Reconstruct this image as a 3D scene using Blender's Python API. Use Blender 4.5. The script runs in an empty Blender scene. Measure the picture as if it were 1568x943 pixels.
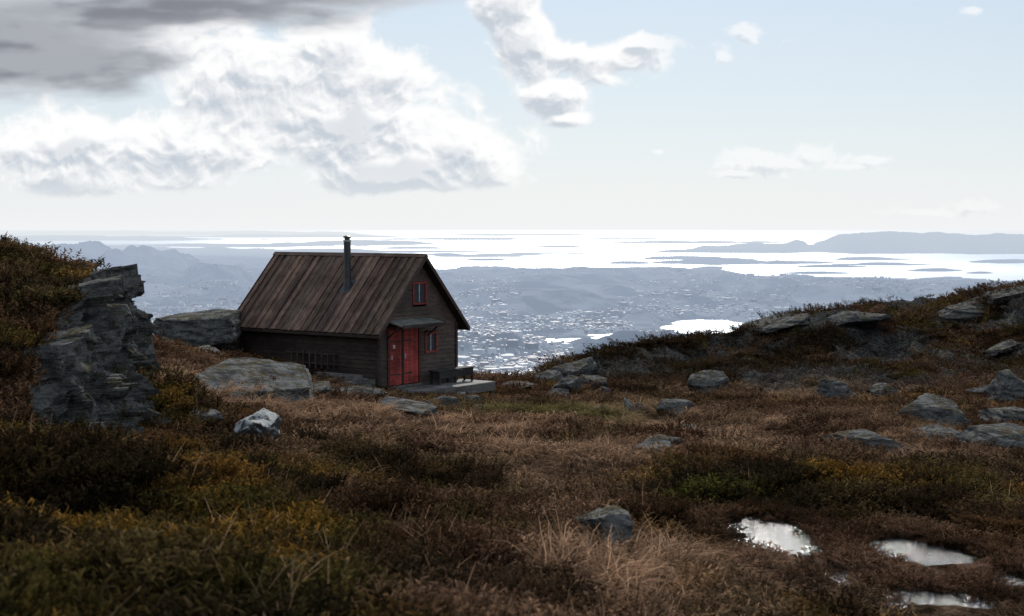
import bpy, math, random
import numpy as np
from mathutils import Vector, noise as mnoise
random.seed(7); rng=np.random.default_rng(7)
scene=bpy.context.scene
scene.view_settings.view_transform='Standard'; scene.view_settings.look='None'; scene.view_settings.exposure=0
F=2178.0; PITCH=math.atan(121.5/F)
cp,sp=math.cos(PITCH),math.sin(PITCH)
def ray(px,py):
    dx=(px-784)/F; dy=(471.5-py)/F
    y=cp+dy*sp; z=-sp+dy*cp
    return dx/y, z/y
def P(px,py,d):
    a,b=ray(px,py); return (a*d,d,b*d)
# ---------- numpy noise ----------
def _h(ix,iy,seed):
    n=(ix.astype(np.int64)*374761393+iy.astype(np.int64)*668265263+seed*974711)&0x7fffffff
    n=((n^(n>>13))*1274126177)&0x7fffffff
    n=n^(n>>16)
    return (n&0xffff)/65535.0
def vnoise(x,y,seed=0):
    x=np.asarray(x,float);y=np.asarray(y,float)
    ix=np.floor(x);iy=np.floor(y);fx=x-ix;fy=y-iy
    fx=fx*fx*fx*(fx*(fx*6-15)+10);fy=fy*fy*fy*(fy*(fy*6-15)+10)
    a=_h(ix,iy,seed);b=_h(ix+1,iy,seed);c=_h(ix,iy+1,seed);d=_h(ix+1,iy+1,seed)
    return (a*(1-fx)+b*fx)*(1-fy)+(c*(1-fx)+d*fx)*fy
def fbm(x,y,oct=4,seed=0,gain=.5):
    s=0;a=.5;t=0
    for i in range(oct):
        ca,sa=math.cos(i*.7),math.sin(i*.7)
        s=s+a*vnoise((x*ca-y*sa)*2**i+i*17.3,(x*sa+y*ca)*2**i-i*9.1,seed+i);t+=a;a*=gain
    return s/t
def facet(x,y,seed,slope=.6):
    ix=np.floor(x);iy=np.floor(y);best=np.full(x.shape,9.);val=np.zeros(x.shape)
    for i in (-1,0,1):
        for j in (-1,0,1):
            cx=ix+i;cy=iy+j;fx=cx+_h(cx,cy,seed);fy=cy+_h(cx,cy,seed+1)
            d=(x-fx)**2+(y-fy)**2;m=d<best
            v=(_h(cx,cy,seed+2)-.5)+(_h(cx,cy,seed+3)-.5)*slope*(x-fx)*2+(_h(cx,cy,seed+4)-.5)*slope*(y-fy)*2
            val=np.where(m,v,val);best=np.where(m,d,best)
    return val
def sst(x,a,b):
    t=np.clip((x-a)/(b-a),0,1);return t*t*(3-2*t)
# ---------- surface fits ----------
class MQ:
    def __init__(s,pts,c=2.5,lam=1e-4):
        A=np.array(pts,float);s.p=A[:,:2];s.c=c;n=len(A)
        r=np.sqrt(((s.p[:,None]-s.p[None])**2).sum(-1)+c*c)
        M=np.zeros((n+3,n+3));M[:n,:n]=r-lam*np.eye(n)
        Q=np.c_[np.ones(n),s.p];M[:n,n:]=Q;M[n:,:n]=Q.T
        s.w=np.linalg.solve(M,np.r_[A[:,2],0,0,0])
    def __call__(s,x,y):
        o=s.w[-3]+s.w[-2]*x+s.w[-1]*y
        for i,(a,b) in enumerate(s.p):
            o=o+s.w[i]*np.sqrt((x-a)**2+(y-b)**2+s.c**2)
        return o
cps=[(0,943,5.2),(300,943,6),(600,943,7.2),(784,943,8),(1100,943,9.5),(1400,943,11),(1568,943,11),
(0,820,8),(200,800,9),(330,800,9.5),(450,845,9.5),(600,875,9.3),(700,855,10.8),(150,748,11.5),(0,715,12),(110,712,13.5),(170,700,15.5),
(400,700,18),(300,655,21),(210,672,18),(250,595,28),(300,555,38),(220,530,42),(450,600,38),(370,550,48),
(581,604,44.2),(700,600,47.5),(640,612,43.5),(520,600,42.5),(784,805,12.5),(784,722,20),(784,660,31),(784,622,42),(784,582,60),
(600,770,15),(600,685,24),(600,645,34),(960,835,12),(960,765,17.5),(960,700,25),(960,660,36),(930,612,58),(850,592,66),
(1100,700,26),(1190,826,14),(1190,750,18),(1250,692,34),(1400,850,13.3),(1430,918,11.6),(1400,760,18),(1400,704,32),
(1568,850,13.5),(1568,760,18),(1568,705,33),(1100,650,46),(1300,640,45),(1500,640,42),
(1050,592,62),(1200,600,62),(1400,590,62),(1568,570,62),(950,562,78),(1150,535,86),(1350,530,84),(1568,500,84),
(800,580,80),(880,547,90),(960,532,96),(1060,517,101),(1150,505,105),(1200,487,107),(1330,466,109),(1450,455,109),(1568,438,109),(1800,415,109)]
pts=[P(*c) for c in cps]
pts+=[(0,0,-1.65),(-4,0,-1.3),(6,0,-2.2),(0,-12,-1.2),(-14,-12,0),(16,-12,-2),(0,84,-16),(-20,84,-14),(20,150,-32),(62,150,-22),
(-30,110,-26),(0,135,-38),(85,112,-3),(-15,66,-9),(-27,70,-8),(-16,30,-2.2),(-22,46,-4),(46,30,-5.2),(62,62,-5),(-40,20,2),(-50,60,-4)]
BASE=MQ(pts)
mp=[P(*c) for c in [(0,388,20),(120,420,20),(170,434,20.0),(0,452,17.5),(95,475,17.5),(0,535,15),(60,558,14.8),(0,620,13),(80,640,12.8),(180,442,18.8),(75,548,16),(-250,375,20),(-250,530,15)]]
mp+=[(-8,26,-.95),(-6,24,-1.4),(-14,26,-.5),(-12,20,0.2)]
TOP=MQ(mp,1.5)
def XE(y): return np.interp(y,[11,13,15,16,18.6,20,24,27],[-3.95,-4.35,-4.9,-5.15,-5.35,-5.65,-6.5,-7.4])
POOLZ=-3.0
def onpool(px,py):
    a,b=ray(px,py);d=POOLZ/b;return a*d,d
pools=[]
for (px,py,rx,ry) in [(1160,810,42,15),(1205,828,56,21),(1215,842,34,16),(1400,849,66,20),(1370,844,38,14),(1425,921,66,15),(1395,912,30,9),(1560,892,40,12),(1290,884,24,11)]:
    x,y=onpool(px,py);x2,_=onpool(px+rx,py);_,y2=onpool(px,py-ry);pools.append((x,y,x2-x,y2-y))
def poolfield(x,y):
    f=-9.0*np.ones_like(x)
    for a,b,rx,ry in pools: f=np.maximum(f,1.15-np.sqrt(((x-a)/rx)**2+((y-b)/ry)**2))
    return f+ (fbm(x*4,y*4,3,55)-.5)*1.2
SIL=None
def H(x,y,fine=True):
    x=np.asarray(x,float);y=np.asarray(y,float)
    z=BASE(x,y)
    cab=1-.8*np.exp(-(((x+5.0)/5)**4+((y-46)/6)**4))
    calm=1-.75*np.exp(-(((x+4.2)/2.0)**2+((y-14.5)/4.2)**2))
    z=z+((fbm(x*.22,y*.22,3,3)-.5)*.65+(fbm(x*.75,y*.75,3,9)-.5)*.58)*cab*calm*np.clip(y/12,.5,1)
    z=z+.42*np.exp(-(((x+4.75)/.5)**2+((y-19.4)/.9)**2)**1.3)
    far=sst(y,55,80)*sst(x,-1,6)
    z=z+far*((fbm(x*.1,y*.08,5,31)-.5)*2.2-np.abs(fbm(x*.25,y*.2,4,37)-.5)*2.4+facet(x*.16,y*.12,66,.8)*.8)
    if SIL is not None:
        u=x/np.maximum(y,1);z=z+np.interp(u,SIL[0],SIL[1])*y*sst(y,58,82)
    t=TOP(x,y)+(fbm(x*.8,y*.8,4,77)-.5)*.3
    xe=XE(y)-.12+(fbm(y*1.3,x*.2,3,12)-.5)*.25
    m=sst(xe-x,-.02,.25)*sst(y,11.5,14)*(1-sst(y,22.5,25.5))
    z=z+np.maximum(t-z,0)*m
    if fine:
        z=z+(fbm(x*2.3,y*2.3,3,21)-.5)*.34*cab*(1+sst(y,30,60)*.5)
    reg=(x>1)&(x<7.5)&(y>9)&(y<17)
    pf=poolfield(x,y)
    k2=sst(pf,-2.2,-.5)*reg
    zt=POOLZ+.03+(fbm(x*2.4,y*2.4,3,21)-.35)*.12
    z=z*(1-k2)+zt*k2
    k=sst(pf,-.08,.18)*reg
    z=z*(1-k)+(POOLZ-.12)*k
    z=z-np.maximum(y-125,0)*.62
    return z
tp=np.array([780,810,880,960,1060,1150,1165,1200,1330,1450,1568,1750]);ty=np.array([590,581,546,530,515,502,496,484,464,452,433,417.])
us_=np.linspace(780,1750,60);tyi=np.interp(us_,tp,ty)
dd_=np.linspace(62,124,120)
acc=np.zeros(60)
for it in range(3):
    for j in range(60):
        a,b=ray(us_[j],tyi[j]);zz=H(a*dd_,dd_)/dd_
        acc[j]+=(b-zz.max())
    SIL=(np.array([ray(q,500)[0] for q in us_]),acc.copy())
_ds=np.concatenate([np.arange(6.5,30,.04),np.arange(30,130,.1)])
def hit(px,py):
    for k in range(20):
        a,b=ray(px,py+k*3);z=H(a*_ds,_ds);ok=z>=b*_ds
        if ok.any():
            i=np.argmax(ok)
            if i>0: break
    d=_ds[i];return float(a*d),float(d),float(z[i])
# ---------- vegetation colours ----------
def C(*c): return np.array(c,float)
RUST=C(.096,.053,.034);OLIVE=C(.076,.065,.021);OCHRE=C(.24,.134,.028);BROWN=C(.185,.114,.077);STRAW=C(.44,.305,.205);DARK=C(.026,.021,.013);GREEN=C(.11,.12,.032);GREY=C(.17,.17,.165)
sb=[]
for px,py,r in [(700,650,3.2),(760,690,2.2),(860,745,1.4),(850,800,1.0),(1000,655,4),(560,625,3),(350,600,4),(450,620,3),(890,885,.7),(980,870,.8),(700,930,.6),(1150,680,3),(1240,690,3),(1330,800,.8),(920,640,4),(240,580,2.5),(1250,600,3.5),(1180,655,4),(1050,850,.6),(820,720,1.5),(1200,900,.5)]:
    h=hit(px,py);sb.append((h[0],h[1],r))
gb=[]
for px,py,r in [(790,635,2.6),(850,640,2.5),(1085,762,.35),(880,635,2)]:
    h=hit(px,py);gb.append((h[0],h[1],r))
db=[]
for px,py,r in [(1150,720,2.2),(1350,735,2.5),(1500,740,2.5),(650,800,1.6),(720,830,1.2),(620,730,1.8),(1000,790,1.0),(1250,770,1.0),(560,700,1.8),(230,690,1.6),(100,760,1.4)]:
    h=hit(px,py);db.append((h[0],h[1],r))
def blobs(bl,x,y):
    f=np.zeros_like(x)
    for a,b,r in bl: f=np.maximum(f,np.exp(-(((x-a)/r)**2+((y-b)/(r*1.2))**2)))
    return f
def veg(x,y):
    x=np.asarray(x,float);y=np.asarray(y,float)
    n1=fbm(x*.3,y*.3,4,101);n2=fbm(x*.8,y*.8,4,111);n3=fbm(x*2.2,y*2.2,3,121);n4=fbm(x*.12,y*.12,3,131);n5=fbm(x*1.5,y*1.5,3,141)
    edge=np.interp(y,[0,8,10,12,16,20,26],[0.2,-.1,-.6,-1.2,-2.8,-4,-5])
    left=sst(edge-x,-.9,.5)*(1-sst(y,20,27))
    Dk=blobs(db,x,y)
    S=np.clip(blobs(sb,x,y)*1.3*sst(n2,.38,.60)*(1-left*.8)+sst(n1,.56,.70)*.35*(1-left),0,1)*(1-.7*Dk)
    G=blobs(gb,x,y)*sst(n2,.3,.5)
    M=np.clip(left*sst(n2,.2,.42)+Dk*.8+sst(n1*.5+n2*.5,.47,.55)*.8*(1-S),0,1)
    def mx(a,b,t): return a*(1-t[...,None])+b*t[...,None]
    c=mx(np.broadcast_to(RUST,x.shape+(3,)),BROWN,sst(n3*.4+n5*.6,.42,.58))
    mc=mx(np.broadcast_to(OLIVE,x.shape+(3,)),OCHRE,sst(n3*.5+n2*.5,.50,.61)*.85)
    mc=mx(mc,RUST,sst(fbm(x*.6+9,y*.6,3,151),.48,.6)*.8)
    mc=mx(mc,DARK,sst(n5,.52,.38)*.8)
    c=mx(c,mc,M);c=mx(c,STRAW,S*.8);c=mx(c,GREEN,G*.8)
    c=mx(c,DARK,sst(n5,.48,.35)*.55*(1-S))
    far=sst(y,50,72)*sst(x,-2,4)
    c=mx(c,mx(np.broadcast_to(RUST*.8,x.shape+(3,)),OLIVE*.9,sst(n2,.5,.6)),far*.75*sst(n4,.2,.45));c=mx(c,DARK,far*.65*sst(fbm(x*.2,y*.1,4,7),.48,.58))
    rk=far*sst(fbm(x*.35,y*.22,5,171),.53,.58)*.85
    c=mx(c,GREY*.6,rk)
    return c,S,M,rk
# ---------- node helpers ----------
def mat(name):
    m=bpy.data.materials.new(name);m.use_nodes=True;nt=m.node_tree;nt.nodes.clear();return m,nt
def N(nt,t,**kw):
    n=nt.nodes.new(t)
    for k,v in kw.items(): setattr(n,k,v)
    return n
def L(nt,a,b): nt.links.new(a,b)
def M_(nt,op,a,b=None,c=None,clamp=False):
    n=N(nt,'ShaderNodeMath',operation=op,use_clamp=clamp)
    for i,v in enumerate((a,b,c)):
        if v is None: continue
        if isinstance(v,(int,float)): n.inputs[i].default_value=v
        else: L(nt,v,n.inputs[i])
    return n.outputs[0]
def V_(nt,op,a,b=None):
    n=N(nt,'ShaderNodeVectorMath',operation=op)
    for i,v in enumerate((a,b)):
        if v is None: continue
        if isinstance(v,tuple): n.inputs[i].default_value=v
        else: L(nt,v,n.inputs[i])
    return n
def mixc(nt,f,a,b,bt='MIX'):
    n=N(nt,'ShaderNodeMix',data_type='RGBA',blend_type=bt)
    for s,v in ((n.inputs[0],f),(n.inputs[6],a),(n.inputs[7],b)):
        if isinstance(v,(int,float)): s.default_value=v if s==n.inputs[0] else (v,v,v,1)
        elif isinstance(v,tuple): s.default_value=(*v[:3],1)
        else: L(nt,v,s)
    return n.outputs[2]
def smooth(nt,v,a,b,o0=0.,o1=1.,lin=False):
    n=N(nt,'ShaderNodeMapRange',interpolation_type='LINEAR' if lin else 'SMOOTHSTEP');L(nt,v,n.inputs[0])
    n.inputs[1].default_value=a;n.inputs[2].default_value=b;n.inputs[3].default_value=o0;n.inputs[4].default_value=o1
    return n.outputs[0]
def noiseN(nt,vec,scale,detail=4,rough=.5,dim='3D',dist=0):
    n=N(nt,'ShaderNodeTexNoise',noise_dimensions=dim)
    if vec is not None: L(nt,vec,n.inputs['Vector'])
    n.inputs['Scale'].default_value=scale;n.inputs['Detail'].default_value=detail;n.inputs['Roughness'].default_value=rough;n.inputs['Distortion'].default_value=dist
    return n.outputs[0]
def pbsdf(nt,col,rough=.8,spec=.3,normal=None,metal=0):
    p=N(nt,'ShaderNodeBsdfPrincipled')
    if isinstance(col,tuple): p.inputs['Base Color'].default_value=(*col[:3],1)
    else: L(nt,col,p.inputs['Base Color'])
    if isinstance(rough,(int,float)): p.inputs['Roughness'].default_value=rough
    else: L(nt,rough,p.inputs['Roughness'])
    p.inputs['Specular IOR Level'].default_value=spec;p.inputs['Metallic'].default_value=metal
    if normal is not None: L(nt,normal,p.inputs['Normal'])
    return p
def out(nt,sh): o=N(nt,'ShaderNodeOutputMaterial');L(nt,sh,o.inputs[0])
def bump(nt,h,strength=.5,dist=.05):
    b=N(nt,'ShaderNodeBump');b.inputs['Strength'].default_value=strength;b.inputs['Distance'].default_value=dist;L(nt,h,b.inputs['Height']);return b.outputs[0]
# ---------- materials ----------
gm,nt=mat('heath_ground')
at=N(nt,'ShaderNodeAttribute',attribute_name='col');tc=N(nt,'ShaderNodeNewGeometry')
n=noiseN(nt,tc.outputs['Position'],5,5,.75)
c=mixc(nt,1.0,at.outputs['Color'],smooth(nt,n,.35,.68,.25,1.7),'MULTIPLY')
d=N(nt,'ShaderNodeBsdfDiffuse');L(nt,c,d.inputs[0]);L(nt,bump(nt,n,1,.2),d.inputs['Normal']);out(nt,d.outputs[0])

def vegmat(name,transl=.4):
    m,nt=mat(name)
    a=N(nt,'ShaderNodeAttribute',attribute_name='col');a.attribute_type='INSTANCER'
    v=N(nt,'ShaderNodeAttribute',attribute_name='var')
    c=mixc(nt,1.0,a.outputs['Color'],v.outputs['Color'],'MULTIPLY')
    d=N(nt,'ShaderNodeBsdfDiffuse');L(nt,c,d.inputs[0]);t=N(nt,'ShaderNodeBsdfTranslucent');L(nt,c,t.inputs[0])
    mx=N(nt,'ShaderNodeMixShader');mx.inputs[0].default_value=transl;L(nt,d.outputs[0],mx.inputs[1]);L(nt,t.outputs[0],mx.inputs[2])
    out(nt,mx.outputs[0]);return m
grassM=vegmat('dry_grass',.45);heathM=vegmat('heather',.35)

rm,nt=mat('grey_rock')
g=N(nt,'ShaderNodeNewGeometry')
mp_=N(nt,'ShaderNodeMapping');L(nt,g.outputs['Position'],mp_.inputs[0]);mp_.inputs['Rotation'].default_value=(.5,.45,.3);mp_.inputs['Scale'].default_value=(1,1,5)
st=noiseN(nt,mp_.outputs[0],1.6,6,.68);n1=noiseN(nt,g.outputs['Position'],2.2,5,.65);n2=noiseN(nt,g.outputs['Position'],9,4,.7)
c=mixc(nt,smooth(nt,st,.36,.60),(.058,.058,.059),(.22,.215,.206))
c=mixc(nt,smooth(nt,n1,.54,.64,0,.55),c,(.30,.295,.275))
c=mixc(nt,smooth(nt,n2,.53,.61,0,.65),c,(.045,.042,.037))
sx=N(nt,'ShaderNodeSeparateXYZ');L(nt,g.outputs['Normal'],sx.inputs[0])
mo=M_(nt,'MULTIPLY',smooth(nt,sx.outputs[2],.3,.9),smooth(nt,M_(nt,'ADD',M_(nt,'MULTIPLY',n1,.6),M_(nt,'MULTIPLY',n2,.4)),.49,.56))
c=mixc(nt,M_(nt,'MULTIPLY',mo,.8),c,(.085,.065,.028))
hh=M_(nt,'ADD',st,M_(nt,'MULTIPLY',n2,.5))
d=N(nt,'ShaderNodeBsdfDiffuse');L(nt,c,d.inputs[0]);L(nt,bump(nt,hh,1,.22),d.inputs['Normal']);out(nt,d.outputs[0])
wr,nt=mat('lichen_rock')
g=N(nt,'ShaderNodeNewGeometry');sx=N(nt,'ShaderNodeSeparateXYZ');L(nt,g.outputs['Normal'],sx.inputs[0])
n1=noiseN(nt,g.outputs['Position'],7,8,.75)
f=smooth(nt,M_(nt,'ADD',M_(nt,'MULTIPLY',sx.outputs[2],.16),n1),.54,.64)
c=mixc(nt,f,(.09,.09,.09),(.66,.66,.64))
out(nt,pbsdf(nt,c,.85,.2,bump(nt,n1,1,.12)).outputs[0])

def woodmat(name,rough=.75,stretch=(1,1,8),spec=.3,amt=.5):
    m,nt=mat(name)
    a=N(nt,'ShaderNodeAttribute',attribute_name='col');tc=N(nt,'ShaderNodeTexCoord')
    mp=N(nt,'ShaderNodeMapping');L(nt,tc.outputs['Object'],mp.inputs[0]);mp.inputs['Scale'].default_value=stretch
    n=noiseN(nt,mp.outputs[0],3,6,.7);n2=noiseN(nt,tc.outputs['Object'],1.2,5,.6)
    c=mixc(nt,1.0,a.outputs['Color'],smooth(nt,n,.25,.75,1-amt,1+amt),'MULTIPLY')
    c=mixc(nt,1.0,c,smooth(nt,n2,.3,.7,.65,1.35),'MULTIPLY')
    out(nt,pbsdf(nt,c,rough,spec,bump(nt,n,.5,.01)).outputs[0]);return m
wood=woodmat('weathered_wood')
roofM=woodmat('roof_boards',.85,(1.2,9,1.2),.15,.6)
metalM=woodmat('dark_metal',.45,(1,1,1),.5,.2)
gl,nt=mat('window_glass');out(nt,pbsdf(nt,(.05,.06,.075),.05,1.0).outputs[0])

# ---------- mesh builder ----------
class MB:
    def __init__(s): s.v=[];s.f=[];s.c=[]
    def hexa(s,p,col):
        i=len(s.v);s.v+= [tuple(q) for q in p]
        s.f+=[(i,i+3,i+2,i+1),(i+4,i+5,i+6,i+7),(i,i+1,i+5,i+4),(i+1,i+2,i+6,i+5),(i+2,i+3,i+7,i+6),(i+3,i,i+4,i+7)];s.c+=[col]*6
    def box(s,x0,x1,y0,y1,z0,z1,col):
        s.hexa([(x0,y0,z0),(x1,y0,z0),(x1,y1,z0),(x0,y1,z0),(x0,y0,z1),(x1,y0,z1),(x1,y1,z1),(x0,y1,z1)],col)
    def obox(s,o,ax,ay,az,col):
        o,ax,ay,az=map(Vector,(o,ax,ay,az))
        s.hexa([o,o+ax,o+ax+ay,o+ay,o+az,o+ax+az,o+ax+ay+az,o+ay+az],col)
    def cyl(s,c,r0,r1,z0,z1,col,n=20,ax=None):
        i=len(s.v)
        for k in range(n):
            a=2*math.pi*k/n;s.v.append((c[0]+r0*math.cos(a),c[1]+r0*math.sin(a),z0))
        for k in range(n):
            a=2*math.pi*k/n;s.v.append((c[0]+r1*math.cos(a),c[1]+r1*math.sin(a),z1))
        for k in range(n):
            j=(k+1)%n;s.f.append((i+k,i+j,i+n+j,i+n+k));s.c.append(col)
        s.f.append(tuple(range(i+n-1,i-1,-1)));s.f.append(tuple(range(i+n,i+2*n)));s.c+=[col]*2
    def make(s,name,m,parent=None,bevel=0,smoothf=False):
        me=bpy.data.meshes.new(name);me.from_pydata(s.v,[],s.f)
        a=me.attributes.new('col','FLOAT_COLOR','CORNER');buf=[]
        for f,c in zip(s.f,s.c): buf+=[c[0],c[1],c[2],1.0]*len(f)
        a.data.foreach_set('color',buf);me.materials.append(m);me.update()
        ob=bpy.data.objects.new(name,me);scene.collection.objects.link(ob)
        if parent: ob.parent=parent
        if bevel:
            b=ob.modifiers.new('b','BEVEL');b.width=bevel;b.segments=1;b.limit_method='ANGLE'
        return ob
def jit(c,a=.2):
    k=1+random.uniform(-a,a);return tuple(q*k*(1+random.uniform(-a*.15,a*.15)) for q in c)
def grid(name,X,Y,Z,m,col=None,mask=None,smoothf=True):
    r,c=X.shape;v=np.stack([X,Y,Z],-1).reshape(-1,3)
    i=np.arange(r*c).reshape(r,c);f=np.stack([i[:-1,:-1],i[:-1,1:],i[1:,1:],i[1:,:-1]],-1).reshape(-1,4)
    cc=None if col is None else col.reshape(-1,col.shape[-1])
    if mask is not None:
        f=f[mask.reshape(-1)[f].any(1)]
        used=np.unique(f);mp=np.zeros(r*c,int);mp[used]=np.arange(len(used));f=mp[f];v=v[used]
        if cc is not None: cc=cc[used]
    me=bpy.data.meshes.new(name);me.vertices.add(len(v));me.vertices.foreach_set('co',v.ravel())
    me.loops.add(f.size);me.loops.foreach_set('vertex_index',f.ravel());me.polygons.add(len(f))
    me.polygons.foreach_set('loop_start',np.arange(0,f.size,4));me.polygons.foreach_set('loop_total',np.full(len(f),4))
    me.polygons.foreach_set('use_smooth',np.full(len(f),smoothf))
    if cc is not None:
        if cc.shape[1]==3: cc=np.c_[cc,np.ones(len(cc))]
        a=me.attributes.new('col','FLOAT_COLOR','POINT');a.data.foreach_set('color',cc.ravel())
    me.update(calc_edges=True);me.materials.append(m)
    ob=bpy.data.objects.new(name,me);scene.collection.objects.link(ob);return ob
# ---------- ground ----------
q=np.concatenate([np.geomspace(5,140,760),np.geomspace(142,1200,60)])
s=np.linspace(-.95,.95,640)
S_,Q_=np.meshgrid(s,q);X=S_*Q_;Y=Q_-14
Z=H(X,Y);col,_,_,_=veg(X,Y)
pfm=sst(poolfield(X,Y),-.2,.1)*((X>1)&(X<7.5)&(Y>9)&(Y<17));col=col*(1-pfm[...,None]*.8)
grid('ground',X,Y,Z,gm,col*.75)
# ---------- bog pool ----------
pm_,nt=mat('pool_water');g=N(nt,'ShaderNodeNewGeometry')
out(nt,pbsdf(nt,(.03,.027,.024),.14,1.0,bump(nt,noiseN(nt,V_(nt,'MULTIPLY',g.outputs['Position'],(1,1.8,1)).outputs[0],13,4,.6),.9,.03)).outputs[0])
xx,yy=np.meshgrid(np.linspace(1.2,7.3,140),np.linspace(9.2,16.8,170));grid('bog_pool',xx,yy,xx*0+POOLZ,pm_,mask=poolfield(xx,yy)>-.35)
# ---------- rocks ----------
import bmesh
def rock(px,py,w,h,seed,name='rock',depth=None,m=None,sink=.5,pos=None,rotz=None,tilt=(0,0),sub=5,cubic=.55,cuts=14,rough=1.0):
    if pos is None: pos=hit(px,py)
    d=pos[1];W=w/F*d/2;Hh=h/F*d
    D=depth if depth else W*random.uniform(.7,1.0)
    D=min(D,W*2.2)
    me=bpy.data.meshes.new(name)
    bm=bmesh.new();bmesh.ops.create_icosphere(bm,subdivisions=sub,radius=1);v=np.array([q.co[:] for q in bm.verts])
    v/= (np.abs(v).max(1)**cubic)[:,None]
    r=np.random.default_rng(seed)
    for k in range(cuts):
        nn=r.normal(size=3);nn/=np.linalg.norm(nn);o=r.uniform(.5,.85)
        dd=v@nn-o;v-=np.where(dd>0,dd,0)[:,None]*nn
    v/= np.abs(v).max(0)
    for i in range(len(v)):
        p=Vector(v[i]*1.5)+Vector((seed*3.1,seed,0))
        a=mnoise.fractal(p,.9,2.1,5)*.07
        b=mnoise.fractal(Vector((p.x*1.2,p.y*1.2,p.z*4+p.x*2)),1,2,3)*.06
        v[i]*=1+(a+b)*rough
    st_=v[:,2]*2.2+v[:,0]*.7;v[:,:2]*=(1+.09*rough*(_h(np.floor(st_*1.7+seed),np.zeros(len(v)),seed)-.5))[:,None]
    v*=np.array([W,D,Hh*(.5+sink*.5)])
    for q,c in zip(bm.verts,v): q.co=c
    bm.to_mesh(me);bm.free()
    for p in me.polygons: p.use_smooth=True
    me.materials.append(m or rm)
    ob=bpy.data.objects.new(name,me);scene.collection.objects.link(ob)
    ob.location=(pos[0],pos[1]+D*.6,pos[2]+Hh*(.5-sink*.5))
    ob.rotation_euler=(tilt[0],tilt[1],rotz if rotz is not None else random.uniform(-.4,.4))
    return ob
py_=np.linspace(14.6,24.6,480);pxx=XE(py_)
dxy=np.gradient(pxx,py_);nl=np.sqrt(1+dxy**2);nx,ny=1/nl,-dxy/nl
tt=np.linspace(0,1.4,200)
SS,TT=np.meshgrid(py_,tt,indexing='ij');BX=pxx[:,None]+0*TT;BY=SS
NX=np.convolve(np.pad(nx,40,'edge'),np.ones(81)/81,'valid')[:,None]+0*TT;NY=np.convolve(np.pad(ny,40,'edge'),np.ones(81)/81,'valid')[:,None]+0*TT
topz=TOP(BX-.35,BY)+.0;botz=BASE(BX+.4,BY)-.35
hgt_=topz-botz
tc_=np.clip(TT,0,1)
ZZ=botz+hgt_*tc_
offo=.42*(1-tc_)-.04-np.maximum(TT-1,0)*1.3
sA=SS*1.0+ZZ*.55;tA=ZZ*1.0-SS*.45
f1=facet(sA*1.0,tA*1.2,900,1.1);f2=facet(sA*2.3,tA*3.1+3,920,1.0);f3=facet(sA*5,tA*9,940,.9)
disp=f1*.42+f2*.24+f3*.08+(fbm(sA*4,tA*7,4,960)-.5)*.10
fade=sst(SS,14.6,15.4)*(1-sst(SS,22.6,24.5))
offo=offo+disp*(1-.6*np.clip((TT-1)/.4,0,1))-(1-fade)*.9
ZZ=ZZ+np.where(TT>1,.04-(TT-1)*.35+f2*.10+f1*.08,0)+disp*.08
grid('cliff_outcrop',BX+NX*offo,BY+NY*offo,ZZ,rm,smoothf=False)
for i,(px,py,d,w,h,ty,dep) in enumerate([(40,440,18.3,95,30,.15,.8),(95,466,18.6,60,26,.25,.5),(215,548,24.5,40,70,.1,1.0),(198,525,22.5,36,70,.15,.8)]):
    pos=P(px,py+h/2,d);rock(0,0,w,h,100+i,'cliff_rock',depth=dep,pos=pos,sink=0,tilt=(.05,ty),rotz=.25,cubic=.8,cuts=18,rough=1.0)
# slabs left of the cabin
for px,py,d,w,h,dep,ty,sd in [(282,540,47,165,66,2.4,-.13,1),(332,542,48,70,66,1.2,-.15,61),(215,548,44,90,24,1.6,-.05,62),(285,562,42,150,20,1.8,.05,2)]:
    rock(0,0,w,h,sd,'rock_slab',depth=dep,pos=P(px,py,d),sink=.2,tilt=(.06,ty),rotz=.05,cubic=.75,cuts=12,rough=.7)
rock(385,604,200,30,3,'rock_slab',depth=2.6,tilt=(.09,.07),sink=.6,cuts=10,rough=.8)
RK=[(520,598,90,18,4,1.0,(0,.1)),(610,640,110,20,5,1.0,(0,.12)),(545,612,110,18,6,1,(0,.1)),(470,606,60,14,43,1,(0,0)),
(300,652,70,22,8,.5,(0,0)),(175,662,35,14,9,.3,(0,0)),(925,850,92,62,10,.35,(0,0)),(1014,690,70,22,11,.7,(0,0)),(1005,702,80,18,41,.6,(0,0)),(1095,605,64,40,12,1.2,(.1,-.3)),(1036,638,56,34,13,1.0,(0,-.5)),(963,640,16,30,14,.3,(0,0)),(980,636,22,22,42,.4,(0,0)),
(1282,612,70,32,15,1.2,(.1,-.35)),(1358,610,54,24,16,1.1,(.1,-.4)),(1350,706,170,34,17,1.2,(0,.06)),(1440,652,110,36,18,1.2,(.1,-.35)),(1535,690,120,28,19,1.2,(0,0)),(1545,655,90,26,20,1.1,(0,0)),(1560,622,80,48,21,1.2,(0,-.3)),(1455,682,100,22,22,1,(0,0)),(1512,608,34,16,23,.7,(0,0)),
(930,606,24,12,26,1,(0,0)),(870,602,60,22,27,1.6,(0,-.4)),(832,592,60,26,28,1.6,(0,-.3)),(880,582,80,32,29,2,(0,-.4)),(915,566,60,22,70,2,(0,-.3)),(850,612,50,14,71,1.4,(0,-.3)),(905,596,50,16,72,1.5,(0,-.4)),
(1310,499,130,22,31,3.0,(0,-.12)),(1205,506,130,20,32,3.0,(0,-.16)),(1500,482,150,22,33,3.0,(0,-.12)),(1540,547,60,12,36,1.5,(0,-.3)),(1550,462,90,16,76,2.4,(0,-.15)),
(910,634,34,8,37,.6,(0,0)),(1060,662,44,9,38,.7,(0,0)),(790,596,60,7,39,1.5,(0,0))]
for px,py,w,h,sd,dep,t in RK: rock(px,py,w,h,sd,depth=dep,tilt=t,sub=4 if w<60 else 5)
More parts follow.
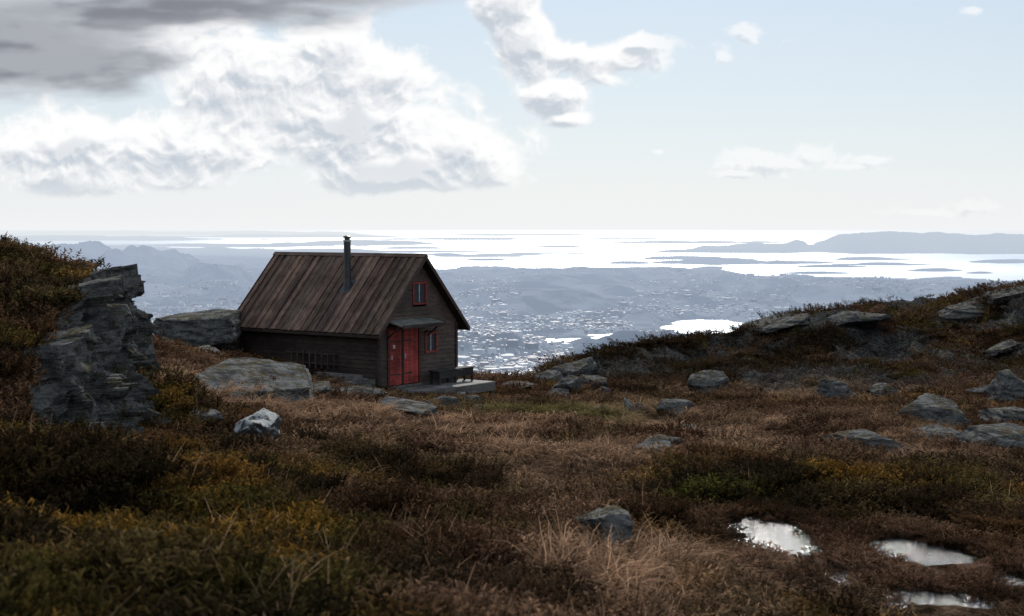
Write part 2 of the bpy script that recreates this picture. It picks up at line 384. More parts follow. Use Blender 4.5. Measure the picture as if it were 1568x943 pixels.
rock(380,682,74,54,7,'lichen_rock',depth=.4,m=wr,tilt=(0,.3),sink=.3,rough=1.8)
for px,py,w,h,sd in [(655,628,34,14,50),(690,626,36,16,51),(722,622,30,18,52),(672,618,26,12,53),(705,614,34,12,54),(735,628,20,10,55),(640,634,24,10,56)]:
    rock(px,py,w,h,sd,'foundation_stone',sub=3)

# ---------- cabin ----------
cab=bpy.data.objects.new('mountain_cabin',None);scene.collection.objects.link(cab)
cab.location=(-4.12,44,-5.0);cab.rotation_euler=(0,0,math.radians(54.2))
EZ=1.71;RZ=4.10;HW=2.27;LEN=6.75
sl=(RZ-EZ)/HW;SL=math.hypot(HW,RZ-EZ);cs,sn=HW/SL,(RZ-EZ)/SL
roof=MB();wallc=(.044,.029,.023);rc=(.165,.104,.078)
roof.hexa([(0,0.02,EZ-.07),(HW,.02,RZ-.07),(HW,LEN-.02,RZ-.07),(0,LEN-.02,EZ-.07),(0,.02,EZ-.01),(HW,.02,RZ-.01),(HW,LEN-.02,RZ-.01),(0,LEN-.02,EZ-.01)],(.03,.02,.015))
roof.hexa([(HW,0.02,RZ-.07),(2*HW,.02,EZ-.07),(2*HW,LEN-.02,EZ-.07),(HW,LEN-.02,RZ-.07),(HW,.02,RZ-.01),(2*HW,.02,EZ-.01),(2*HW,LEN-.02,EZ-.01),(HW,LEN-.02,RZ-.01)],(.03,.02,.015))
a=0;k=0
while a<LEN-.01:
    w=random.uniform(.125,.165);w=min(w,LEN-a);lift=.004 if k%2 else .029
    ov=random.uniform(-.02,.03)
    o=Vector((-.03*cs-ov,a-(.004 if not k%2 else -.008),EZ-.03*sn))+Vector((-sn,0,cs))*lift
    roof.obox(o,(cs*(SL+.02),0,sn*(SL+.02)),(0,w+(.008 if not k%2 else -.016),0),(-sn*.024,0,cs*.024),jit(rc if not k%2 else tuple(q*.82 for q in rc),.38))
    o=Vector((2*HW+.03*cs,a,EZ-.03*sn))+Vector((sn,0,cs))*lift
    roof.obox(o,(-cs*(SL+.02),0,sn*(SL+.02)),(0,w-.004,0),(sn*.024,0,cs*.024),jit(rc,.3))
    a+=w;k+=1
rd=MB()
rd.obox((HW,-.04,RZ+.085),(-cs*.15,0,-sn*.15),(0,LEN+.08,0),(-sn*.02,0,cs*.02),(.13,.082,.062))
rd.obox((HW,-.04,RZ+.087),(cs*.15,0,-sn*.15),(0,LEN+.08,0),(sn*.02,0,cs*.02),(.13,.082,.062))
roof.make('roof',roofM,cab);rd.make('ridge_cap',wood,cab,.004)
bb=MB()
for a0 in (-.045,LEN+.005):
    bb.obox((-.06*cs,a0,EZ-.06*sn-.11),(cs*(SL+.06),0,sn*(SL+.06)),(0,.035,0),(0,0,.17),(.07,.042,.034))
    bb.obox((2*HW+.06*cs,a0,EZ-.06*sn-.112),(-cs*(SL+.06),0,sn*(SL+.06)),(0,.035,0),(0,0,.17),(.07,.042,.034))
bb.box(-.05,-.02,0,LEN,EZ-.12,EZ-.03,(.045,.028,.022))
bb.box(2*HW+.02,2*HW+.05,0,LEN,EZ-.12,EZ-.03,(.045,.028,.022))
bb.make('bargeboards',wood,cab,.004)
W0,W1=.30,4.24;A0,A1=.30,6.42
wl=MB();bh=.135
gw=(.084,.059,.049)
ops=[(.70,2.32,-.1,1.90),(2.58,3.20,.95,1.62),(1.96,2.66,2.55,3.28)]
z=-.35
while z<RZ-.2:
    z1=min(z+bh,RZ-.14)
    def lim(zz):
        o=max(W0,(zz-EZ+.09)/sl);return o,2*HW-o
    l0,r0=lim(z);l1,r1=lim(z1)
    if l1>r1: l1=r1=HW
    cuts=sorted([(o[0],o[1]) for o in ops if o[2]<z+.5*bh<o[3]])
    edges=[];prev0,prev1=l0,l1
    for c0,c1 in cuts:
        edges.append((prev0,prev1,c0,c0));prev0=prev1=c1
    edges.append((prev0,prev1,r0,r1))
    for e in edges:
        cc=jit(gw,.15)
        for side,ya,yb in ((0,A0,A0+.03),(1,A1-.03,A1)):
            if side==1 and e is not edges[0]: continue
            if side==1: e=(l0,l1,r0,r1)
            t=-.022 if side==0 else .022
            y0b=ya+(t if side==0 else 0);y1b=yb+(t if side==1 else 0)
            wl.hexa([(e[0],y0b,z+.002),(e[2],y0b,z+.002),(e[2],y1b,z+.002),(e[0],y1b,z+.002),(e[1],ya,z1),(e[3],ya,z1),(e[3],yb,z1),(e[1],yb,z1)],cc)
    z+=bh
z=-.35
while z<EZ+.15:
    for x0,x1,sg in ((W0,W0+.03,-1),(W1-.03,W1,1)):
        cc=jit(wallc,.25)
        t0=x0+(-.022 if sg<0 else 0);t1=x1+(.022 if sg>0 else 0)
        wl.hexa([(t0,A0+.002,z+.002),(t1,A0+.002,z+.002),(t1,A1-.002,z+.002),(t0,A1-.002,z+.002),(x0,A0+.002,z+bh),(x1,A0+.002,z+bh),(x1,A1-.002,z+bh),(x0,A1-.002,z+bh)],cc)
    z+=bh
wl.box(W0+.04,W1-.04,A0+.08,A1-.08,-.3,EZ+.05,(.006,.005,.004))  # near-black box painted in for the unlit interior
wl.make('walls',wood,cab)
tr=MB();tcx=(.05,.033,.027)
for x,y in ((W0,A0),(W1,A0),(W0,A1),(W1,A1)):
    sx_=-1 if x==W0 else 1;sy_=-1 if y==A0 else 1
    tr.box(x-.05 if sx_<0 else x-.07,x+.07 if sx_<0 else x+.05,y-.05 if sy_<0 else y-.03,y+.03 if sy_<0 else y+.05,-.4,EZ+.18,tcx)
tr.box(W0-.034,W0-.026,A0+.05,A1-.05,-.1,.08,tcx)
tr.make('corner_boards',wood,cab,.005)
fd=MB();fd.box(W0+.03,W1-.03,A0+.05,A1-.05,-1.2,-.35,(.12,.12,.115));fd.make('foundation',rm,cab)
red=(.33,.050,.042);dr=MB()
def planks(x0,x1,z0,z1,y,col,n):
    w=(x1-x0)/n
    for i in range(n): dr.box(x0+i*w+.004,x0+(i+1)*w-.004,y-.02,y+.03,z0,z1,jit(col,.16))
planks(.78,1.36,.03,1.80,A0-.035,red,5);planks(1.50,2.22,.03,1.80,A0-.01,red,6)
for x0,x1 in ((.70,.775),(1.375,1.485),(2.235,2.32)): dr.box(x0,x1,A0-.055,A0+.05,-.02,1.9,(.11,.035,.028) if x0!=1.375 else (.03,.018,.015))
dr.box(.70,2.32,A0-.06,A0+.05,1.82,1.90,(.11,.035,.028));dr.box(.68,2.34,A0-.09,A0+.05,-.06,.0,(.15,.13,.12))
for zz in (.35,1.4):
    dr.box(.80,1.30,A0-.062,A0-.056,zz,zz+.04,(.03,.03,.03));dr.box(1.52,1.9,A0-.038,A0-.032,zz,zz+.04,(.03,.03,.03))
dr.box(.84,.87,A0-.10,A0-.055,.85,1.0,(.5,.5,.5));dr.box(1.53,1.56,A0-.07,A0-.03,.85,1.0,(.5,.5,.5));dr.box(.93,1.04,A0-.064,A0-.056,1.2,1.32,(.6,.6,.58))
dr.make('doors',wood,cab,.003)
wf=MB();wg=MB()
for x0,x1,z0,z1 in ((2.63,3.15,1.0,1.57),(2.01,2.61,2.60,3.23)):
    f=.055;wred=(.24,.045,.036)
    wf.box(x0-f,x1+f,A0-.05,A0+.03,z1-.01,z1+f,wred);wf.box(x0-f,x1+f,A0-.06,A0+.03,z0-f,z0+.01,wred)
    wf.box(x0-f,x0+.01,A0-.048,A0+.03,z0+.011,z1-.011,wred);wf.box(x1-.01,x1+f,A0-.048,A0+.03,z0+.011,z1-.011,wred)
    wf.box((x0+x1)/2-.014,(x0+x1)/2+.014,A0-.02,A0+.02,z0+.011,z1-.011,(.5,.48,.45))
    wg.box(x0+.01,x1-.01,A0+.005,A0+.015,z0+.01,z1-.01,(0,0,0))
wf.box(2.60,3.18,A0-.12,A0-.05,1.66,1.70,(.06,.04,.03))
wf.make('window_frames',wood,cab,.003);wg.make('window_panes',gl,cab)
cn=MB()
cn.hexa([(.62,-.42,1.92),(2.78,-.42,1.92),(2.78,.28,2.06),(.62,.28,2.06),(.62,-.42,1.965),(2.78,-.42,1.965),(2.78,.28,2.105),(.62,.28,2.105)],(.16,.16,.14))
cn.box(.62,2.78,-.45,-.42,1.87,1.98,(.05,.035,.03))
for x in (.68,2.70):
    cn.obox((x,.27,1.5),(.05,0,0),(0,-.55,.42),(0,.0,.06),tcx)
cn.make('door_canopy',wood,cab,.003)
ch=MB();bc=(.035,.035,.038);cx,cy=1.25,2.45;cz=EZ+sl*cx
ch.cyl((cx,cy),.115,.115,cz-.25,4.62,bc,28);ch.cyl((cx,cy),.16,.12,cz-.1,cz+.35,bc,28)
ch.cyl((cx,cy),.128,.128,4.58,4.63,(.3,.3,.3),28);ch.cyl((cx,cy),.09,.09,4.62,4.72,bc,20);ch.cyl((cx,cy),.13,.13,4.70,4.75,(.03,.03,.03),28);ch.cyl((cx,cy),.13,.06,4.75,4.78,(.03,.03,.03),28)
ch.obox((cx-.26*cs,cy-.22,cz-.26*sn+.07),(cs*.55,0,sn*.55),(0,.44,0),(-sn*.02,0,cs*.02),bc)
ch.make('chimney',metalM,cab)
lp=MB();lp.cyl((2.95,A0-.12),.06,.06,1.88,2.0,(.75,.75,.72),14);lp.box(2.93,2.97,A0-.1,A0,1.93,1.97,(.1,.1,.1));lp.cyl((2.95,A0-.12),.07,.05,2.0,2.03,(.1,.1,.1),14);lp.make('wall_lamp',metalM,cab)
dk=MB();gc=(.14,.13,.12)
y=-1.05
while y<.2:
    dk.box(.45,4.55,y,y+.125,-.10,-.065,jit(gc,.2));y+=.135
dk.box(.45,4.55,-1.09,-1.055,-.36,-.07,jit(gc,.1));dk.box(4.555,4.59,-1.09,.25,-.36,-.07,gc);dk.box(.41,.445,-1.09,.25,-.3,-.07,gc)
dk.box(.6,1.9,-1.45,-1.1,-.42,-.27,jit(gc,.2))
for x in (.5,1.8,3.1,4.45): dk.box(x,x+.1,-1.04,-.94,-.9,-.101,(.07,.06,.05))
dk.make('deck',wood,cab,.004)
def wobj(name,build,m=wood):
    e=MB();build(e);o=e.make(name,m,None,.004);o.location=cab.location;o.rotation_euler=cab.rotation_euler;return o
def bench(e):
    bcx=(.03,.027,.025)
    for i in range(3): e.box(2.5,4.5,-.32+i*.14,-.2+i*.14,.36,.40,jit(bcx,.2))
    for x in (2.6,3.45,4.35):
        e.box(x,x+.07,-.30,-.24,-.06,.358,bcx);e.box(x,x+.07,.02,.08,-.06,.358,bcx);e.box(x+.01,x+.06,-.24,.02,.28,.358,bcx)
    e.box(2.6,4.4,-.315,-.302,.12,.355,bcx)
wobj('wooden_bench',bench)
def rail(e):
    c=(.08,.055,.045)
    for zz in (.62,.95): e.box(W0-.10,W0-.06,2.0,4.25,zz,zz+.05,jit(c,.1))
    y=2.05
    while y<4.2:
        e.box(W0-.135,W0-.101,y,y+.05,.5,1.05,jit(c,.3));y+=.27
wobj('wooden_ladder',rail)
def rw(e):
    for i in range(4): e.box(-.45,-.40,.35,2.35,-.22+i*.175,-.055+i*.175,jit((.17,.155,.14),.2))
    for y in (.4,1.3,2.2): e.box(-.395,-.31,y,y+.09,-.5,.46,(.08,.07,.06))
    e.box(-.395,.2,2.3,2.35,-.2,.4,(.1,.09,.08));e.box(-.45,.15,.30,.345,-.2,.3,(.1,.09,.08))
wobj('plank_retaining_wall',rw)

# ---------- vegetation prototypes ----------
pc=bpy.data.collections.new('vegetation_prototypes')
def proto(i,kind):
    r=random.Random(i*13+5);v=[];f=[];cl=[]
    def blade(b,d,Lh,w,segs,droop,c):
        p=Vector(b);dr_=Vector(d).normalized();side=dr_.cross(Vector((r.uniform(-1,1),r.uniform(-1,1),.3))).normalized()
        i0=len(v)
        for k in range(segs+1):
            t=k/segs;ww=w*(1-t*.85)/2
            v.append(tuple(p+side*ww));v.append(tuple(p-side*ww));cl.extend([c*(.4+.8*t)]*2)  # darker towards the root: shade inside the clump put into the colour
            p=p+dr_*(Lh/segs);dr_=(dr_+Vector((0,0,-droop/segs))).normalized()
        for k in range(segs): f.append((i0+2*k,i0+2*k+1,i0+2*k+3,i0+2*k+2))
    if kind=='grass':
        lean=r.uniform(0,6.28)
        for k in range(90):
            a=r.uniform(0,6.28);rr=.09*math.sqrt(r.random());o=(math.cos(a)*rr,math.sin(a)*rr,-.02)
            tl=r.uniform(.3,1.5);d=(math.cos(a)*tl+.4*math.cos(lean),math.sin(a)*tl+.4*math.sin(lean),1)
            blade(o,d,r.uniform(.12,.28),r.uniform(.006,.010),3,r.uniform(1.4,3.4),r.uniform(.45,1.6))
    elif kind=='heather':
        for k in range(48):
            a=r.uniform(0,6.28);rr=.17*math.sqrt(r.random());o=Vector((math.cos(a)*rr,math.sin(a)*rr,-.02))
            d=Vector((math.cos(a)*r.uniform(0,.9),math.sin(a)*r.uniform(0,.9),1)).normalized();Lh=r.uniform(.06,.15)*(1.1-rr*2.5)
            c=r.uniform(.4,1.6);blade(o,d,Lh,.007,1,.2,c*.5)
            for j in range(6):
                t=.3+.7*j/5;q_=o+d*Lh*t;dd=(r.uniform(-1,1),r.uniform(-1,1),r.uniform(0,1.2))
                blade(q_,dd,r.uniform(.016,.034),.013,1,0,c*r.uniform(.8,1.25))
    else:
        for k in range(9):
            a=r.uniform(0,6.28);rr=.12*r.random();blade((math.cos(a)*rr,math.sin(a)*rr,0),(r.uniform(-.5,.5),r.uniform(-.5,.5),1),r.uniform(.12,.26),.0045,3,r.uniform(.2,1.3),r.uniform(1,2))
    me=bpy.data.meshes.new('p');me.from_pydata(v,[],f)
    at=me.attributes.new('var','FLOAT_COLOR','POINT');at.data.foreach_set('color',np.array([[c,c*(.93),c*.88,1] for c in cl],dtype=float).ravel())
    me.materials.append(grassM if kind!='heather' else heathM)
    o=bpy.data.objects.new('proto_%d'%i,me);pc.objects.link(o)
for i,k in enumerate(['grass']*4+['heather']*4+['stems']*2): proto(i,k)
def scatter(y0,y1,n,umax):
    yy=np.sqrt(rng.uniform(y0*y0,y1*y1,n));xx=rng.uniform(-umax,umax,n)*(yy+2);return xx,yy
parts=[scatter(3.2,9,3900,.44),scatter(9,18,8200,.41),scatter(18,34,10000,.40),scatter(34,60,11000,.40),scatter(60,118,11000,.40)]
x=np.concatenate([p[0] for p in parts]);y=np.concatenate([p[1] for p in parts])
inp=(x>1)&(x<7.5)&(y>9)&(y<17)
pf=poolfield(x,y);pfr=np.maximum(pf,poolfield(x,y+.35));ok=~((pfr>-.12)&inp)
th=math.radians(54.2);lx=(x+4.12)*math.cos(th)+(y-44)*math.sin(th);ly=-(x+4.12)*math.sin(th)+(y-44)*math.cos(th)
ok&=~((lx>0.1)&(lx<4.6)&(ly>-1.2)&(ly<6.6))
ok&=~((lx>-.4)&(lx<.3)&(ly>.3)&(ly<6.4)&(rng.random(len(x))<.6))
x=x[ok];y=y[ok]
colr,S,Mo,rk=veg(x,y);z=H(x,y)
e=.12;gx=(H(x+e,y)-H(x-e,y))/(2*e);gy=(H(x,y+e)-H(x,y-e))/(2*e);slp=np.hypot(gx,gy)
keep=(slp<1.4)&(rng.random(len(x))>rk*.9);x,y,z,colr,S,Mo,gx,gy=[a_[keep] for a_ in (x,y,z,colr,S,Mo,gx,gy)]
n_=len(x);u1=rng.random(n_)
pg=np.clip(.25+S*.75-Mo*.5,.02,1)
isg=u1<pg;idx=np.where(isg,rng.integers(0,4,n_),rng.integers(4,8,n_))
idx=np.where((rng.random(n_)<.02)&(y<24),rng.integers(8,10,n_),idx)
tus=np.where(isg&(y<16),1+.6*S*rng.random(n_),1)
sxy=(.85+.6*rng.random(n_))*np.where(isg,1,1.3)*(1+np.clip(y-10,0,80)/28)*tus
sz=(.7+.6*rng.random(n_))*np.where(isg,1,1.1)*(1+np.clip(y-10,0,80)/90)*tus
pl=((x>1.5)&(x<7)&(y>10)&(y<16));sz*=np.where(pl,.5,1);sxy*=np.where(pl,.75,1)
colr=colr*(.6+.8*rng.random(n_))[:,None]
colr=np.where((idx>=8)[:,None],STRAW*.5,colr)
colr=colr*1.17
rot=np.c_[np.arctan(gy)*.6,-np.arctan(gx)*.6,rng.uniform(0,6.28,n_)]
me=bpy.data.meshes.new('heath_vegetation');me.vertices.add(n_);me.vertices.foreach_set('co',np.c_[x,y,z].ravel())
a_=me.attributes.new('rot','FLOAT_VECTOR','POINT');a_.data.foreach_set('vector',rot.ravel())
a_=me.attributes.new('scl','FLOAT_VECTOR','POINT');a_.data.foreach_set('vector',np.c_[sxy,sxy,sz].ravel())
a_=me.attributes.new('idx','INT','POINT');a_.data.foreach_set('value',idx.astype(np.int32))
a_=me.attributes.new('col','FLOAT_COLOR','POINT');a_.data.foreach_set('color',np.c_[colr,np.ones(n_)].ravel())
vo=bpy.data.objects.new('heath_vegetation',me);scene.collection.objects.link(vo)
ng=bpy.data.node_groups.new('scatter','GeometryNodeTree')
ng.interface.new_socket('Geometry',in_out='INPUT',socket_type='NodeSocketGeometry');ng.interface.new_socket('Geometry',in_out='OUTPUT',socket_type='NodeSocketGeometry')
gi=ng.nodes.new('NodeGroupInput');go=ng.nodes.new('NodeGroupOutput');ip=ng.nodes.new('GeometryNodeInstanceOnPoints');ci=ng.nodes.new('GeometryNodeCollectionInfo')
ci.inputs['Collection'].default_value=pc;ci.inputs['Separate Children'].default_value=True;ci.inputs['Reset Children'].default_value=True
def na(nm,t):
    q_=ng.nodes.new('GeometryNodeInputNamedAttribute');q_.data_type=t;q_.inputs['Name'].default_value=nm;return [o for o in q_.outputs if o.enabled][0]
ng.links.new(gi.outputs[0],ip.inputs['Points']);ng.links.new(ci.outputs[0],ip.inputs['Instance']);ip.inputs['Pick Instance'].default_value=True
ng.links.new(na('idx','INT'),ip.inputs['Instance Index']);ng.links.new(na('rot','FLOAT_VECTOR'),ip.inputs['Rotation']);ng.links.new(na('scl','FLOAT_VECTOR'),ip.inputs['Scale'])
ng.links.new(ip.outputs[0],go.inputs[0])
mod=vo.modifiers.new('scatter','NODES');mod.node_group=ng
print('instances',n_)

# ---------- distance ----------
SEA=-600.0
def hazemix(nt,sh,Lk=5200.):  # paints aerial haze over land and city as emission growing with distance
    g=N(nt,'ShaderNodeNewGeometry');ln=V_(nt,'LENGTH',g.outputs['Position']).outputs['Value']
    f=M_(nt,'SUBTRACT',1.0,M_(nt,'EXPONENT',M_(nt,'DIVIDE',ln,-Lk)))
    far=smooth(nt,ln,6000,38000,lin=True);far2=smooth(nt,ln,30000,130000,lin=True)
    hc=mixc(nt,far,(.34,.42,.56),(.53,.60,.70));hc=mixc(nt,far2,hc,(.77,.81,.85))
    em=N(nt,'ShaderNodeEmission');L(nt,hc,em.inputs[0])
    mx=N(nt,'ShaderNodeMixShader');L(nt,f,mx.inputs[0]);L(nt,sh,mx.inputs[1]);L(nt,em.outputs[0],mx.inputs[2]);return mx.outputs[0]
dm,nt=mat('distant_land');g=N(nt,'ShaderNodeNewGeometry')
n=noiseN(nt,g.outputs['Position'],.0022,6,.72)
c=mixc(nt,smooth(nt,n,.42,.60),(.01,.025,.02),(.34,.34,.32))
dd=N(nt,'ShaderNodeBsdfDiffuse');L(nt,c,dd.inputs[0])
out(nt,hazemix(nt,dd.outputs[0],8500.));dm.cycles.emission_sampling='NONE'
sm,nt=mat('sea_water');g=N(nt,'ShaderNodeNewGeometry')
gls=N(nt,'ShaderNodeBsdfGlossy')
nn_=noiseN(nt,V_(nt,'MULTIPLY',g.outputs['Position'],(.00012,.00004,0)).outputs[0],1,4,.6)
L(nt,mixc(nt,smooth(nt,nn_,.4,.6),(.66,.70,.75),(.86,.88,.90)),gls.inputs['Color'])
gls.inputs['Roughness'].default_value=.27
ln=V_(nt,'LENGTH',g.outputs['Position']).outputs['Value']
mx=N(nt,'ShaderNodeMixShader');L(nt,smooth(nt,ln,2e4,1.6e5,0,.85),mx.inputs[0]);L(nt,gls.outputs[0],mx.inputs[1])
em=N(nt,'ShaderNodeEmission');em.inputs[0].default_value=(.83,.855,.88,1);L(nt,em.outputs[0],mx.inputs[2])  # pale emission: distance haze painted over the far sea
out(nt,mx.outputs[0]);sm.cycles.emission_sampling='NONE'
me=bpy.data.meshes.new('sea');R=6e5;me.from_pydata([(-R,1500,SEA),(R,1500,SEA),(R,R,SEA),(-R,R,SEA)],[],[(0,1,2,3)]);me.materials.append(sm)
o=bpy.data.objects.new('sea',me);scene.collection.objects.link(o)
pys=np.concatenate([np.arange(353,440,.35),np.arange(440,760,.8)])[::-1]
us=np.linspace(-900,2470,900)
PX,PY=np.meshgrid(us,pys);D=600*F/(PY-350);Xd=(PX-784)/F*D
nA=fbm(PX*.012,PY*.09,5,201);nB=fbm(Xd*.0012,D*.0012,5,211);nC=fbm(PX*.03,PY*.3,4,221)
shore=np.interp(PX,[-900,400,600,660,1100,1180,1568,2400],[383,386,400,411,411,422,428,425])
land=(PY-shore)/8+(nA-.5)*2.2
hgt=np.clip((PY-shore)/20,0,1)*(20+110*sst(nB,.45,.8))
for cx_,cy_,rx,ry in [(930,524,130,7),(1010,518,110,9),(1090,503,75,13),(1180,512,90,11),(740,428,30,1.5),(830,437,40,2)]:
    e_=1-np.sqrt(((PX-cx_)/rx)**2+((PY-cy_)/ry)**2)+(nC-.5)*.5
    land=np.where(PY>424,np.minimum(land,-e_*4),land)
hgt=hgt*np.clip(land,0,1)
isl=[(110,424,250,9,400),(-200,424,200,12,460),(340,441,90,7,215),(230,432,110,6,190),(880,424,330,9,110),(1120,432,200,8,80),(1400,440,330,8,60),(1000,445,200,6,70),
(600,399,60,2.4,50),(960,403,45,1.4,30),(700,366,120,1.4,90),(560,373,130,2.2,110),(450,362,200,1.6,150),(150,384,260,5,120),(60,366,330,2.5,190),(250,359,420,1.2,330),(800,360,200,.9,140),(1050,371,160,1.5,60),
(500,385,140,2.5,60),(300,376,200,2.2,60),(680,390,50,1.4,40),(740,398,40,1.2,30),(860,378,60,.9,40),(640,380,60,1.2,40),(960,366,120,.9,60),(1100,386,90,1.5,80),
(1130,402,130,3.6,70),(1060,396,70,2,50),(1420,384,330,4.5,480),(1180,383,140,2.6,180),(1430,414,42,1.6,25),(1280,408,60,1.8,25),(1540,401,60,2,40),(1700,410,120,3,60),(1330,397,60,1.5,35),(1500,418,22,1,15),(1000,412,60,1.4,30),(1230,402,50,1.4,25),(1250,418,60,1.6,20),(1350,405,80,1.6,30)]
for cx_,cy_,rx,ry,hm in isl:
    e_=1-np.sqrt(((PX-cx_)/rx)**2+((PY-cy_)/ry)**2)+(nA-.5)*.9+(nC-.5)*.35
    land=np.maximum(land,e_*2.5)
    hgt=np.maximum(hgt,hm*sst(e_,0,.75)*(.72+.56*fbm(PX*.02,PY*.15,5,231)))
Zd=SEA+np.where(land>0,4+hgt+(nB-.5)*20*np.clip(land,0,1),-25)
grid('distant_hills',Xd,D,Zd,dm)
# city buildings
cm,nt=mat('city_facades');a=N(nt,'ShaderNodeAttribute',attribute_name='col')
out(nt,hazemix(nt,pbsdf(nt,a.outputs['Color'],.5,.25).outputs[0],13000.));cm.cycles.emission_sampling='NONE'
cb=MB();NB_=56000
npx=rng.uniform(-150,1700,NB_);npy=350+ (rng.uniform(0,1,NB_)**.8)*240
dens=fbm(npx*.012,npy*.04,4,301)
for i in range(len(npx)):
    if npy[i]<425 or dens[i]<.44+.2*rng.random()-.08: continue
    c_=int((npx[i]-us[0])/(us[1]-us[0]));r_=int(np.argmin(np.abs(pys-npy[i])))
    if land[r_,c_]<.3: continue
    X0,Y0,Z0=Xd[r_,c_]+rng.uniform(-8,8),D[r_,c_]+rng.uniform(-30,30),Zd[r_,c_]
    big=rng.random()<.06
    w=rng.uniform(25,60) if big else rng.uniform(8,18);dd=w*rng.uniform(.5,1);hh_=rng.uniform(7,22) if big else rng.uniform(5,10)
    an=rng.uniform(0,1.57);ca,sa=math.cos(an),math.sin(an)
    cc=[(.75,.75,.73),(.7,.7,.7),(.5,.5,.5),(.25,.23,.22),(.12,.11,.11),(.22,.13,.11),(.55,.5,.42)][int(rng.integers(0,7))]
    p4=[(X0+ca*a1*w/2-sa*b1*dd/2,Y0+sa*a1*w/2+ca*b1*dd/2) for a1,b1 in ((-1,-1),(1,-1),(1,1),(-1,1))]
    til=rng.uniform(-.5,3)
    cb.hexa([(p[0],p[1],Z0-10) for p in p4]+[(p[0],p[1],Z0+hh_+(til if k in(2,3) else 0)) for k,p in enumerate(p4)],cc)
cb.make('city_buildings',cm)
print('buildings',len(cb.f)/6)

# ---------- clouds ----------
def cloudgrid(x0,x1,y0,y1,st):
    gx_=np.arange(x0,x1,st);gy_=np.arange(y0,y1,st);return np.meshgrid(gx_,gy_)
def fieldn(px,py,bl):
    f=-3*np.ones_like(px)
    for cx_,cy_,rx,ry,w in bl:
        o=(1-np.sqrt(((px-cx_)/rx)**2+((py-cy_)/ry)**2))*w
        k=.2;h=np.clip(.5+.5*(o-f)/k,0,1);f=f*(1-h)+o*h+k*h*(1-h)
    return f
def billow(x,y,oct,seed):
    s=0;a=.5;t=0
    for i in range(oct):
        ca,sa=math.cos(i*.9),math.sin(i*.9)
        s=s+a*(1-np.abs(2*vnoise((x*ca-y*sa)*2.1**i+i*3.3,(x*sa+y*ca)*2.1**i+i*7.7,seed+i)-1));t+=a;a*=.5
    return s/t
def cdens(px,py,bl,sc=1.):
    wx=(fbm(px*.011,py*.011,4,401)-.5)*46;wy=(fbm(px*.011,py*.011,4,411)-.5)*46
    x_,y_=px+wx,py+wy
    n=fbm(x_*.009*sc,y_*.012*sc,6,421,.52);b=billow(x_*.017*sc,y_*.020*sc,5,431)
    return fieldn(px,py,bl)+(n-.5)*1.8+(b-.6)*.78
B1=[(520,190,245,115,1.25),(400,110,170,80,1.25),(610,118,95,60,1.15),(90,225,180,84,1.2),(300,235,240,68,1.2),(705,222,75,56,1.2),(580,262,170,44,1.1),(260,60,240,50,.9),(480,75,140,50,1.0),
(800,80,75,80,1.6),(880,84,130,38,1.3),(770,0,80,60,1.3),(830,145,60,36,1.3),(865,182,30,10,.7),(970,68,44,15,.95)]
B2=[(1150,50,34,18,.75),(1110,85,20,26,.6),(1170,250,80,20,.8),(1235,238,34,22,.8),(1008,232,24,7,.6),(1330,246,50,9,.55),(1490,15,22,9,.7),(1490,318,40,10,.6),(1420,326,50,6,.5),(1300,255,60,7,.5),(1130,265,50,7,.6),(1200,62,20,6,.5)]
def cdall(px,py):
    a_=cdens(px,py,B1);b_=cdens(px*1.0+900,py,[(q0+900,q1,q2,q3,q4) for q0,q1,q2,q3,q4 in B2],1.6)
    return np.maximum(a_,b_-.05)
GX,GY=cloudgrid(-420,1720,-120,336,1.25)
d0=cdall(GX,GY)
d0=d0-sst(GY,275,335)*.9*(1-sst(GX,900,1000))
dens0=np.clip(d0,0,1.2)
acc_=np.zeros_like(d0);sh1=np.zeros_like(d0)
for k in range(1,15):
    sy=int(k*3.2);sx2=int(k*1.2)
    sft=np.zeros_like(dens0);sft[sy:,:]=dens0[:-sy,:]
    sft=np.roll(sft,-sx2,1)
    acc_+=sft*4.0
    if k<=3: sh1+=sft
local=np.clip((dens0-sh1/3)*4.0,-1,1)
T=np.exp(-acc_*.030)
thin=np.exp(-dens0*2.4)
br=np.clip(.34+.45*T+.36*thin+.42*local,0,1)  # sunlit tops and shaded undersides worked out here for the cloud colour
br=sst(br,.02,.92)
alpha=sst(d0,-.08,.42)
alpha=alpha*(1-.4*sst(GX,950,1050))*(1-.4*sst(GY,240,310))
c0=np.array([.565,.62,.69]);c1=np.array([1.0,1.0,1.0])
cc=c0+(c1-c0)*br[...,None]
clm,nt=mat('cloud_painted_light');a=N(nt,'ShaderNodeAttribute',attribute_name='col')
em=N(nt,'ShaderNodeEmission');L(nt,a.outputs['Color'],em.inputs[0]);tr_=N(nt,'ShaderNodeBsdfTransparent')
mx=N(nt,'ShaderNodeMixShader');L(nt,a.outputs['Alpha'],mx.inputs[0]);L(nt,tr_.outputs[0],mx.inputs[1]);L(nt,em.outputs[0],mx.inputs[2]);out(nt,mx.outputs[0]);clm.cycles.emission_sampling='NONE'  # flat sheets emit their vertex colour; cloud light and shade are painted in
def sheet(name,GX,GY,cc,alpha,Dc):
    dx=(GX-784)/F;dy=(471.5-GY)/F;y_=cp+dy*sp;z_=-sp+dy*cp
    grid(name,dx/y_*Dc,np.full_like(GX,Dc),z_/y_*Dc,clm,np.concatenate([cc,alpha[...,None]],-1),mask=alpha>.004)
sheet('cloud',GX,GY,cc,alpha,42000.)
B3=[(60,84,240,56,1.2),(140,14,440,36,1.1),(500,-6,200,24,.9),(-250,70,360,90,1.2),(40,50,300,50,1.1)]
GX,GY=cloudgrid(-420,800,-120,220,2.0)
nn=fbm(GX*.006,GY*.022,5,501);d3=fieldn(GX,GY,B3)+(nn-.5)*1.25
a3=sst(d3,-.2,.5)*.97
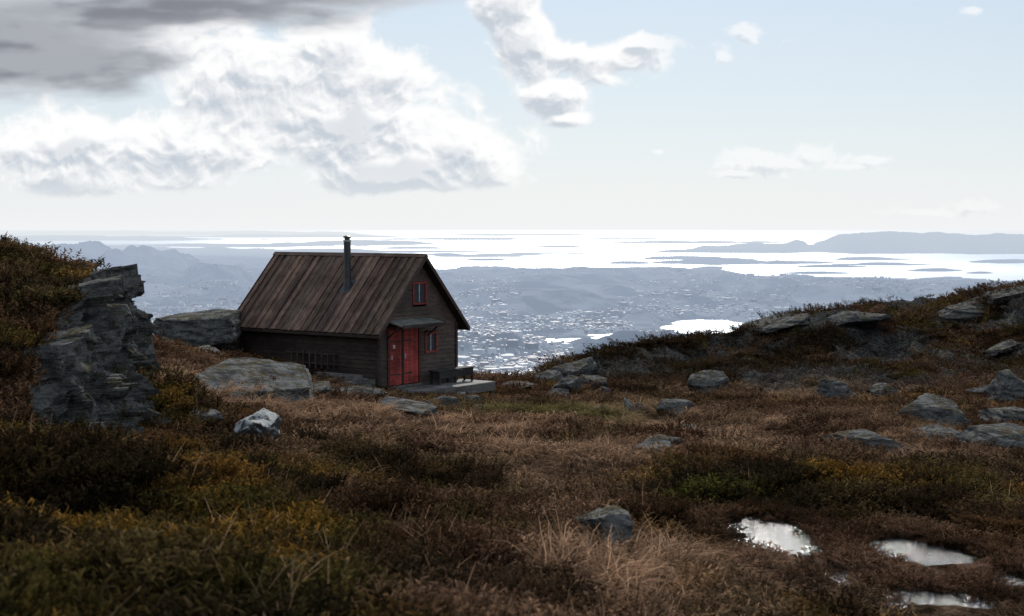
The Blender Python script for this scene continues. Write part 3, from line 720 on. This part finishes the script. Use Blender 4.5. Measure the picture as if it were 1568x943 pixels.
t=sst(fbm(GX*.005,GY*.035,4,511)*.7+.3*fbm(GX*.02,GY*.04,4,521),.36,.62)
thk=sst(d3,.1,.9)
cc=np.array([.225,.235,.27])+(np.array([.56,.59,.63])-np.array([.225,.235,.27]))*np.clip(t*.5+(1-thk)*.6,0,1)[...,None]
sheet('cloud',GX,GY,cc,a3,16000.)
# ---------- sky ----------
w=bpy.data.worlds.new('World');scene.world=w;w.use_nodes=True;nt=w.node_tree;nt.nodes.clear()
SUN_EL=math.radians(34);SUN_AZ=math.radians(3)
sky=N(nt,'ShaderNodeTexSky');sky.sky_type='NISHITA';sky.sun_disc=False;sky.sun_elevation=SUN_EL;sky.sun_rotation=SUN_AZ;sky.dust_density=1.0;sky.altitude=600;sky.ozone_density=2
tc=N(nt,'ShaderNodeTexCoord');sx=N(nt,'ShaderNodeSeparateXYZ');L(nt,tc.outputs['Generated'],sx.inputs[0])
hz=M_(nt,'EXPONENT',M_(nt,'MULTIPLY',M_(nt,'MAXIMUM',sx.outputs[2],0.0),-8.0))
fac=M_(nt,'ADD',M_(nt,'MULTIPLY',hz,.43),.54)
bgs=N(nt,'ShaderNodeBackground');L(nt,mixc(nt,1.0,sky.outputs[0],(.86,.97,1.10),'MULTIPLY'),bgs.inputs[0]);bgs.inputs[1].default_value=.085
bgh=N(nt,'ShaderNodeBackground');L(nt,mixc(nt,hz,(.62,.71,.765),(.88,.90,.92)),bgh.inputs[0])
m1=N(nt,'ShaderNodeMixShader');L(nt,fac,m1.inputs[0]);L(nt,bgs.outputs[0],m1.inputs[1]);L(nt,bgh.outputs[0],m1.inputs[2])
wo=N(nt,'ShaderNodeOutputWorld');L(nt,m1.outputs[0],wo.inputs[0])
sd=bpy.data.lights.new('sun','SUN');sd.energy=3.2;sd.angle=math.radians(.6);sd.color=(1,.95,.88)
so=bpy.data.objects.new('sun',sd);scene.collection.objects.link(so)
dirv=Vector((math.sin(SUN_AZ)*math.cos(SUN_EL),math.cos(SUN_AZ)*math.cos(SUN_EL),math.sin(SUN_EL)))
so.rotation_euler=dirv.to_track_quat('Z','Y').to_euler()
# ---------- camera ----------
cd=bpy.data.cameras.new('camera');cd.sensor_width=36;cd.lens=F/1568*36;cd.clip_start=.1;cd.clip_end=1e6
cd.dof.use_dof=True;cd.dof.focus_distance=40;cd.dof.aperture_fstop=4
co=bpy.data.objects.new('camera',cd);scene.collection.objects.link(co);co.rotation_euler=(math.pi/2-PITCH,0,0);scene.camera=co
